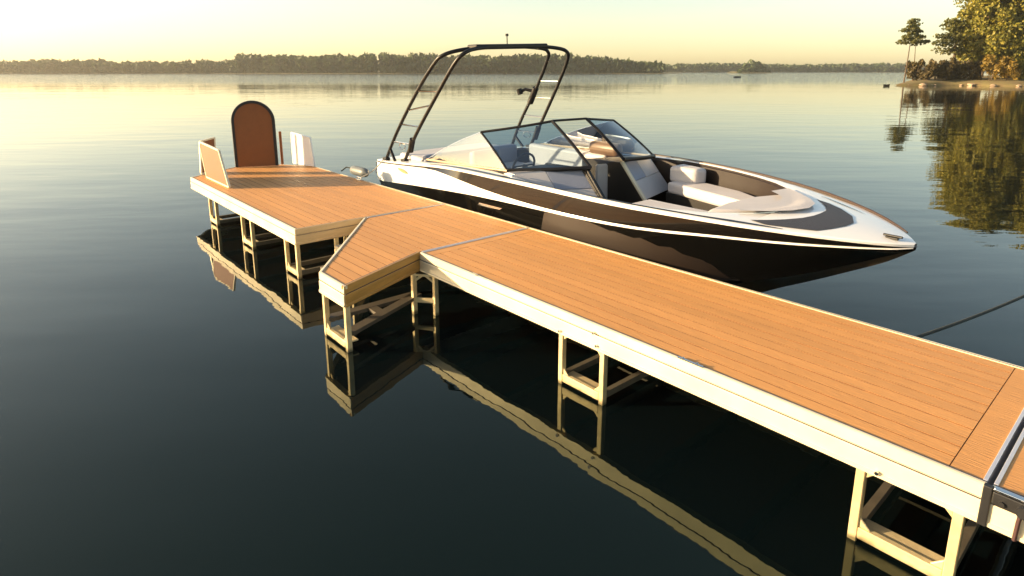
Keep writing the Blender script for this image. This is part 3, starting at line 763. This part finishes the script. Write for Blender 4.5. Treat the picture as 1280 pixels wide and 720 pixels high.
mb = MB(); mb.tube(pts, .011, 6); o = mb.build('mooring_rope', mat('pale_rope', (.45,.42,.36), .8, bump=.8, bscale=120), None, smooth=60)
tag(o, 'pale mooring line tied from the platform cleat to the boat stern', 'rope')

# ------------------------------------------------------------------ WATER
def water_mat():
    m = bpy.data.materials.new('lake_water'); m.use_nodes = True; nt = m.node_tree; b = nt.nodes['Principled BSDF']
    b.inputs['Base Color'].default_value = (.0016,.0040,.0050,1); b.inputs['IOR'].default_value = 1.39; b.inputs['Roughness'].default_value = .0
    b.inputs['Specular IOR Level'].default_value = .5; b.inputs['Specular Tint'].default_value = (.72,.95,.62,1)
    tc = nt.nodes.new('ShaderNodeTexCoord')
    def nz(scale, st, detail=3, rot=0):
        mp = nt.nodes.new('ShaderNodeMapping'); mp.inputs['Scale'].default_value = st; mp.inputs['Rotation'].default_value = (0,0,rot)
        nt.links.new(tc.outputs['Object'], mp.inputs['Vector'])
        n = nt.nodes.new('ShaderNodeTexNoise'); n.inputs['Scale'].default_value = scale; n.inputs['Detail'].default_value = detail; n.inputs['Roughness'].default_value = .45
        nt.links.new(mp.outputs[0], n.inputs['Vector']); return n.outputs['Fac']
    def mth(op, a, b_=None, c=None):
        k = nt.nodes.new('ShaderNodeMath'); k.operation = op
        for i, v in enumerate((a, b_, c)):
            if v is None: continue
            if isinstance(v, (int, float)): k.inputs[i].default_value = v
            else: nt.links.new(v, k.inputs[i])
        return k.outputs[0]
    small = nz(2.6, (.55,1.5,1), 3, R(8)); big = nz(.55, (.5,1.3,1), 2, R(-6)); far = nz(.9, (.25,1,1), 3)
    sep = nt.nodes.new('ShaderNodeSeparateXYZ'); nt.links.new(tc.outputs['Object'], sep.inputs[0])
    # wind patches: ruffled strip far out, calmer near the dock
    mr = nt.nodes.new('ShaderNodeMapRange'); mr.inputs['From Min'].default_value = 90; mr.inputs['From Max'].default_value = 150; mr.interpolation_type = 'SMOOTHSTEP'
    nt.links.new(sep.outputs['Y'], mr.inputs['Value'])
    patch = nz(.05, (1,2.5,1), 2)
    pm = nt.nodes.new('ShaderNodeMapRange'); pm.inputs['From Min'].default_value = .35; pm.inputs['From Max'].default_value = .7; pm.inputs['To Min'].default_value = .5; pm.inputs['To Max'].default_value = 1.25
    nt.links.new(patch, pm.inputs['Value'])
    h = mth('ADD', mth('MULTIPLY', small, .0024), mth('MULTIPLY', big, .020))
    h = mth('MULTIPLY', h, pm.outputs[0])
    h = mth('ADD', h, mth('MULTIPLY', mth('MULTIPLY', far, .16), mr.outputs[0]))
    bp = nt.nodes.new('ShaderNodeBump'); bp.inputs['Strength'].default_value = 1.; bp.inputs['Distance'].default_value = 1.
    nt.links.new(h, bp.inputs['Height']); nt.links.new(bp.outputs[0], b.inputs['Normal'])
    return m
mb = MB()
ys = [-60,-10,0,10,20,40,80,160,320,640,1300,2600]; xs_ = [-2600,-1300,-600,-200,-60,-20,0,20,60,200,600,1300,2600]
mb.grid([[(x, y, -.06) for x in xs_] for y in ys])
w = mb.build('water', water_mat(), None); tag(w, 'calm lake reflecting the pale sky', 'water', kind='structure')

# ------------------------------------------------------------------ LAND AND TREES
def cards(mb, centre, rad, n, size, r, mi=0, shell=.55):
    c = Vector(centre)
    for _ in range(n):
        d = Vector((r.gauss(0,1), r.gauss(0,1), r.gauss(0,1))).normalized()
        k = shell + (1-shell)*r.random() if r.random() < .75 else r.random()
        p = c + Vector((d.x*rad[0], d.y*rad[1], d.z*rad[2]))*k
        s = size*r.uniform(.6, 1.4)
        a = Vector((r.gauss(0,1), r.gauss(0,1), r.gauss(0,.6))).normalized(); b_ = a.orthogonal().normalized()
        b_ = (Matrix.Rotation(r.uniform(0, 6.28), 3, a) @ b_)
        e = a.cross(b_)
        mb.add([p-b_*s-e*s*.35, p+b_*s*.1-e*s*.6, p+b_*s+e*s*.1, p+e*s*.55-b_*s*.2], [(0,1,2,3)], mi)

def tree(kind, x, y, h, cr, leaf, label, z0=.6, seed=1, trunk_r=.14, base=.25, clumps=26, per=130, lean=(0,0), cat='tree', group='trees on the right shore', lsize=.2, name=None, limbs=True):
    r = random.Random(seed)
    root = empty(name or kind, Matrix.Translation((x, y, z0)), label, cat, group)
    mb = MB(); n = 7; pts = []; rs = []
    for i in range(n+1):
        t = i/n; pts.append(Vector((lean[0]*t*h + .15*math.sin(3*t+seed), lean[1]*t*h + .12*math.sin(4*t+seed*2), t*h*.93 - .5*(1-t)))); rs.append(trunk_r*(1-.82*t))
    mb.tube(pts, rs, 8)
    fm = MB()
    def tp(t): 
        k = max(0, min(n-1e-3, t*n)); i = int(k); return pts[i].lerp(pts[i+1], k-i)
    for c in range(clumps):
        t = base + (1-base)*(c+.5)/clumps
        a = c*2.4 + r.uniform(-.4,.4)
        if kind == 'pine_tree': rr = cr*(1.05-.75*((t-base)/(1-base)))*r.uniform(.25,1.05)
        else: rr = cr*math.sqrt(max(.05, 1-((t-.55)/.52)**2))*r.uniform(.35,1.0)
        o = tp(t); e = o + Vector((rr*math.cos(a), rr*math.sin(a), rr*r.uniform(.0,.35)))
        if limbs: mb.tube([o, o.lerp(e, .55)+Vector((0,0,.05*h*.1)), e], [trunk_r*.28*(1.1-t), trunk_r*.18, trunk_r*.06], 5)
        cl = cr*r.uniform(.30,.50)
        flat = .42 if kind == 'pine_tree' else .72
        cards(fm, e, (cl, cl, cl*flat), per, lsize, r)
        if rr > cr*.4: cards(fm, o.lerp(e, .5), (cl*.8, cl*.8, cl*flat*.8), per//2, lsize, r)
    mb.build('trunk', M_bark, root, smooth=60)
    fm.build('crown', leaf, root, recalc=False)
    return root

# land on the right
r = random.Random(3)
def shore_y(x):   # water's edge of the right point, x in metres
    return 96 + 3*math.sin(x*.13) + (30*max(0, (62-x)/5)**.5*.15 if x < 62 else 0)
mb = MB(); edge = []
rows = []
nx = 60
for i in range(nx+1):
    x = 63 + i*3.0 if i else 62.
    y0 = 97 + 2.2*math.sin(x*.21)+1.2*math.sin(x*.53+1) - max(0, (x-90))*.10
    wdt = 8 + (x-60)*1.2
    if i == 0: wdt = .6
    prof = [(-.4,-.6), (0,-.08), (.35,.28), (.9,.55), (2.2,.75), (6,1.1), (wdt if wdt > 7 else 7, 1.4), (wdt+8, .9), (wdt+14, -.6)]
    if i == 0: prof = [(a*.12, min(b, .05)) for a, b in prof]
    rows.append([(x + .3*math.sin(k*2.1+x) + max(0, a)*.67, y0 + a, b + (.12*noise.noise((x*.6, a*.7, 0)) if b > 0 else 0)) for k, (a, b) in enumerate(prof)])
mb.grid(rows)
g = mb.build('shore', M_sand, None, smooth=60); tag(g, 'sandy bank of the wooded point on the right', 'ground', kind='structure')
# forest floor carried a little further up the bank
def rock(x, y, s, seed, label):
    r = random.Random(seed); bm = bmesh.new(); bmesh.ops.create_icosphere(bm, subdivisions=2, radius=s)
    for v in bm.verts:
        v.co *= 1 + .35*noise.noise(v.co*2.2/s + Vector((seed, 0, 0))); v.co.z *= .6; v.co.x *= 1.3
    me = bpy.data.meshes.new('shore_rock'); bm.to_mesh(me); bm.free(); me.materials.append(M_rock)
    o = bpy.data.objects.new('shore_rock', me); COL.objects.link(o); o.location = (x, y, .05); o.rotation_euler.z = r.uniform(0, 6)
    tag(o, label, 'rock', 'rocks along the right shore'); return o
k = 0
for i in range(26):
    x = 64 + i*1.35 + rnd.uniform(-1.1,1.1)
    y0 = 97 + 2.2*math.sin(x*.21)+1.2*math.sin(x*.53+1) - max(0, (x-90))*.10
    rock(x, y0-.1+rnd.uniform(-.3,.9), rnd.choice([.14,.2,.26,.34,.55]), i, 'pale brown rock at the water line of the wooded shore')

# trees: a picket of individual trees
tree("pine_tree", 64.8, 101, 10.4, 2.0, L_pine, 'slender lone pine with bare trunk and tuft of needles at the tip of the point', seed=5, trunk_r=.13, base=.60, clumps=16, per=70, group=None, lsize=.2)
tree("pine_tree", 67.2, 103, 9.2, 1.5, L_pine, 'thin pine standing just right of the lone pine on the point', seed=8, trunk_r=.10, base=.74, clumps=7, per=60, group=None, lsize=.2)
tree('pine_tree', 75.0, 104, 10.6, 3.4, L_pine, 'leaning dark-trunked pine with long flat branches reaching out to the left', seed=11, trunk_r=.3, base=.45, clumps=18, per=110, lean=(-.10,0), group=None, lsize=.22)
specs = [(77.6,102,20,3.3,'broadleaf_tree',L_broad),(80.8,101,25,4.2,'broadleaf_tree',L_broad),(84.6,104,27,4.6,'pine_tree',L_pine),(88.0,100,24,4.6,'broadleaf_tree',L_broad),
         (92.0,103,28,5.0,'broadleaf_tree',L_broad),(96.0,101,25,4.6,'broadleaf_tree',L_gold),(100.5,104,27,5.2,'pine_tree',L_pine),(105,101,25,5.0,'broadleaf_tree',L_broad),
         (85,111,24,5,'broadleaf_tree',L_broad),(94,112,26,5.4,'broadleaf_tree',L_broad),(103,113,26,5.4,'broadleaf_tree',L_broad),(111,104,26,5.4,'broadleaf_tree',L_broad)]
lab = ['tall green tree at the left edge of the shore wood','tall full tree second from the left of the shore wood','dark tall pine rising among the shore trees','broad olive green tree in the middle of the shore wood',
       'large bushy tree towards the right of the shore wood','tall tree with golden yellow leaves in the shore wood','dark pine near the right end of the shore wood','full green tree near the picture edge in the shore wood']
for i, (x, y, h, c, k_, lf) in enumerate(specs):
    tree(k_, x, y, h, c, lf, lab[i] if i < len(lab) else 'green tree in the back row of the shore wood', seed=20+i, trunk_r=.3, base=.14 if k_ != 'pine_tree' else .2, clumps=64, per=210, lsize=.25)
# golden shrubs and brown undergrowth along the bank
def shrub(x, y, h, wd_, leaf, label, seed, z0=.6):
    r = random.Random(seed); root = empty('shrub', Matrix.Translation((x, y, z0)), label, 'shrub', 'shrubs along the right shore')
    st_ = MB()
    for k in range(5):
        a = r.uniform(0, 6.28); st_.tube([(0,0,-.2), (math.cos(a)*wd_*.3, math.sin(a)*wd_*.3, h*.4), (math.cos(a)*wd_*.5, math.sin(a)*wd_*.5, h*.7)], [.05,.035,.015], 5)
    st_.build('stem', M_bark, root)
    fm = MB()
    for k in range(14):
        a = r.uniform(0, 6.28); q = r.random()**.5
        cards(fm, (math.cos(a)*wd_*.7*q, math.sin(a)*wd_*.7*q, h*r.uniform(.12,.85)), (wd_*.36, wd_*.36, h*.2), 90, .2, r)
    fm.build('foliage', leaf, root, recalc=False)
i = 0
for x in [67.0,68.6,70.2,71.6,73.2,74.8,76.2]:
    shrub(x, 101.5+rnd.uniform(-.5,.8), 3.7+rnd.uniform(-.4,.3), 1.4, L_brown, 'brownish green thicket shrub between the lone pine and the leaning pine', 60+i); i += 1
for x in [77.0,79.2,81.5,84.0,86.2,88.8,91.2,93.6,96.2,98.8,101.5,104.2,107]:
    shrub(x, 98.6+rnd.uniform(-.5,1.2), rnd.uniform(2.6,4.6), rnd.uniform(1.5,2.2), L_gold if i % 3 else L_broad, 'sunlit golden shrub on the bank below the tall trees', 60+i); i += 1
# small thin saplings
# ------------------------------------------------------------------ FAR WOODS (one mass each)
def far_woods(name, x0, x1, y, hts, label, step, seed, rows_=3, size=2.2, ncards=70):
    r = random.Random(seed); mb = MB(); x = x0
    while x < x1:
        h0 = hts(x)
        for k in range(rows_):
            xx = x + r.uniform(-step, step); yy = y(xx) + k*step*1.5 + r.uniform(-2, 2); h = h0*r.uniform(.95,1.03)*(1 if k else .85)
            wv = step*r.uniform(.6,1.0)
            cards(mb, (xx, yy, h*.55), (wv, wv, h*.45), ncards, size, r, shell=.7)
        # understory down to the water
        cards(mb, (x, y(x)-2, h0*.22), (step, 2, h0*.26), 26, size, r, shell=.5)
        x += step
    o = mb.build(name, L_far, None, recalc=False); tag(o, label, 'forest', kind='stuff'); return o
far_woods('far_woods', -560, 115, lambda x: 470+6*math.sin(x*.02), lambda x: (9.0 if x < -215 else 13.8) + .8*math.sin(x*.05)+.5*math.sin(x*.17) - max(0, (x-60))*.09, 'hazy wood along the far shore at the left and centre', 4.2, 1)
far_woods('far_woods', 95, 560, lambda x: 780+6*math.sin(x*.02), lambda x: 10.0+.8*math.sin(x*.03), 'lower and paler wood on the most distant shore at the right', 6., 2, size=2.4)
far_woods('far_woods', 210, 232, lambda x: 560, lambda x: 10*math.exp(-((x-221)/8)**2)+2, 'small clump of trees on an islet before the distant right shore', 3.0, 4, rows_=2, size=1.6)
mb = MB()
for (xa, xb, yy) in ((-600, 130, 465), (90, 700, 775), (208, 234, 556)):
    n = 30; rows = []
    for i in range(n+1):
        x = xa+(xb-xa)*i/n; s = 1 if 0 < i < n else .2
        rows.append([(x, yy+4*math.sin(x*.02)-3, -.5), (x, yy+6*math.sin(x*.02), .35*s), (x, yy+30, 1.5*s), (x, yy+45, -.5)])
    mb.grid(rows)
o = mb.build('terrain', M_land, None, smooth=60); tag(o, 'low far shore under the distant woods', 'ground', kind='structure')

# ------------------------------------------------------------------ distant small craft
def skiff(x, y, L, rz, label, cargo=True):
    root = empty('rowing_boat', Matrix.Translation((x, y, 0)) @ Matrix.Rotation(rz, 4, 'Z'), label, 'small boat', None)
    mb = MB(); rows = []
    for i in range(9):
        t = i/8; wv = .6*math.sin(math.pi*min(1, .25+t*.75))*L/4; x_ = (t-.5)*L; z = .35+.2*abs(t-.45)*2
        rows.append([(x_,-wv,z),(x_,-wv*.8,.0),(x_,0,-.12),(x_,wv*.8,.0),(x_,wv,z)])
    mb.grid(rows); mb.build('hull', M_blackgel, root, smooth=60)
    MB().box(-.2*L, -.1*L, -.5*L/4, .5*L/4, .3, .36).box(.1*L, .2*L, -.5*L/4, .5*L/4, .3, .36).build('bench', M_tan, root)
    return root
skiff(75.5, 205, 3.6, .6, 'tiny dark boat far out on the lake beneath the distant shore')
skiff(58.9, 96, 1.2, .3, 'small dark boat lying at the tip of the wooded point').scale = (1, 1, .45)

# ------------------------------------------------------------------ HAZE
hz = MB().box(-1300, 1300, -120, 1000, -1.6, 60).build('haze', [], None)
hm = bpy.data.materials.new('haze_air'); hm.use_nodes = True; nt = hm.node_tree
nt.nodes.remove(nt.nodes['Principled BSDF']); pv = nt.nodes.new('ShaderNodeVolumePrincipled')
pv.inputs['Color'].default_value = (1,.97,.88,1); pv.inputs['Density'].default_value = .00028; pv.inputs['Anisotropy'].default_value = .5
nt.links.new(pv.outputs[0], nt.nodes['Material Output'].inputs['Volume'])
hz.data.materials.append(hm); tag(hz, 'thin golden evening haze over the lake', 'haze', kind='stuff')

# ------------------------------------------------------------------ LIGHT
SUN_AZ = R(-90)      # from +Y (view direction) towards -X
SUN_EL = R(13)
sd = Vector((math.sin(SUN_AZ)*math.cos(SUN_EL), math.cos(SUN_AZ)*math.cos(SUN_EL), math.sin(SUN_EL)))
sl = bpy.data.lights.new('sun', 'SUN'); sl.energy = 5.0; sl.angle = R(.6); sl.color = (1,.74,.43)
so = bpy.data.objects.new('sun', sl); COL.objects.link(so); so.rotation_euler = sd.to_track_quat('Z', 'Y').to_euler()
wd = bpy.data.worlds.new('World'); scene.world = wd; wd.use_nodes = True; nt = wd.node_tree
bg = nt.nodes['Background']; sky = nt.nodes.new('ShaderNodeTexSky'); sky.sky_type = 'NISHITA'; sky.sun_disc = False
sky.sun_elevation = SUN_EL; sky.sun_rotation = SUN_AZ; sky.air_density = .9; sky.dust_density = 1.1; sky.ozone_density = .3
tint = nt.nodes.new('ShaderNodeMix'); tint.data_type = 'RGBA'; tint.blend_type = 'MULTIPLY'; tint.inputs['Factor'].default_value = 1.; tint.inputs['B'].default_value = (1.0,.925,.81,1)
nt.links.new(sky.outputs[0], tint.inputs['A']); nt.links.new(tint.outputs['Result'], bg.inputs['Color'])
bg.inputs['Strength'].default_value = .105

# ------------------------------------------------------------------ CAMERA
cam = bpy.data.cameras.new('camera'); co = bpy.data.objects.new('camera', cam); COL.objects.link(co)
co.location = (0, 0, 2.35); co.rotation_euler = (R(90-12.26), 0, 0)
cam.sensor_width = 36; cam.lens = 36*750/1280; cam.shift_y = -109/1280; cam.clip_end = 8000; cam.clip_start = .05
scene.camera = co
scene.render.engine = 'CYCLES'
vs = scene.view_settings; vs.view_transform = 'Standard'; vs.look = 'None'; vs.exposure = 1.5; vs.gamma = 1
scene.cycles.volume_bounces = 1; scene.cycles.max_bounces = 10; scene.cycles.transparent_max_bounces = 12
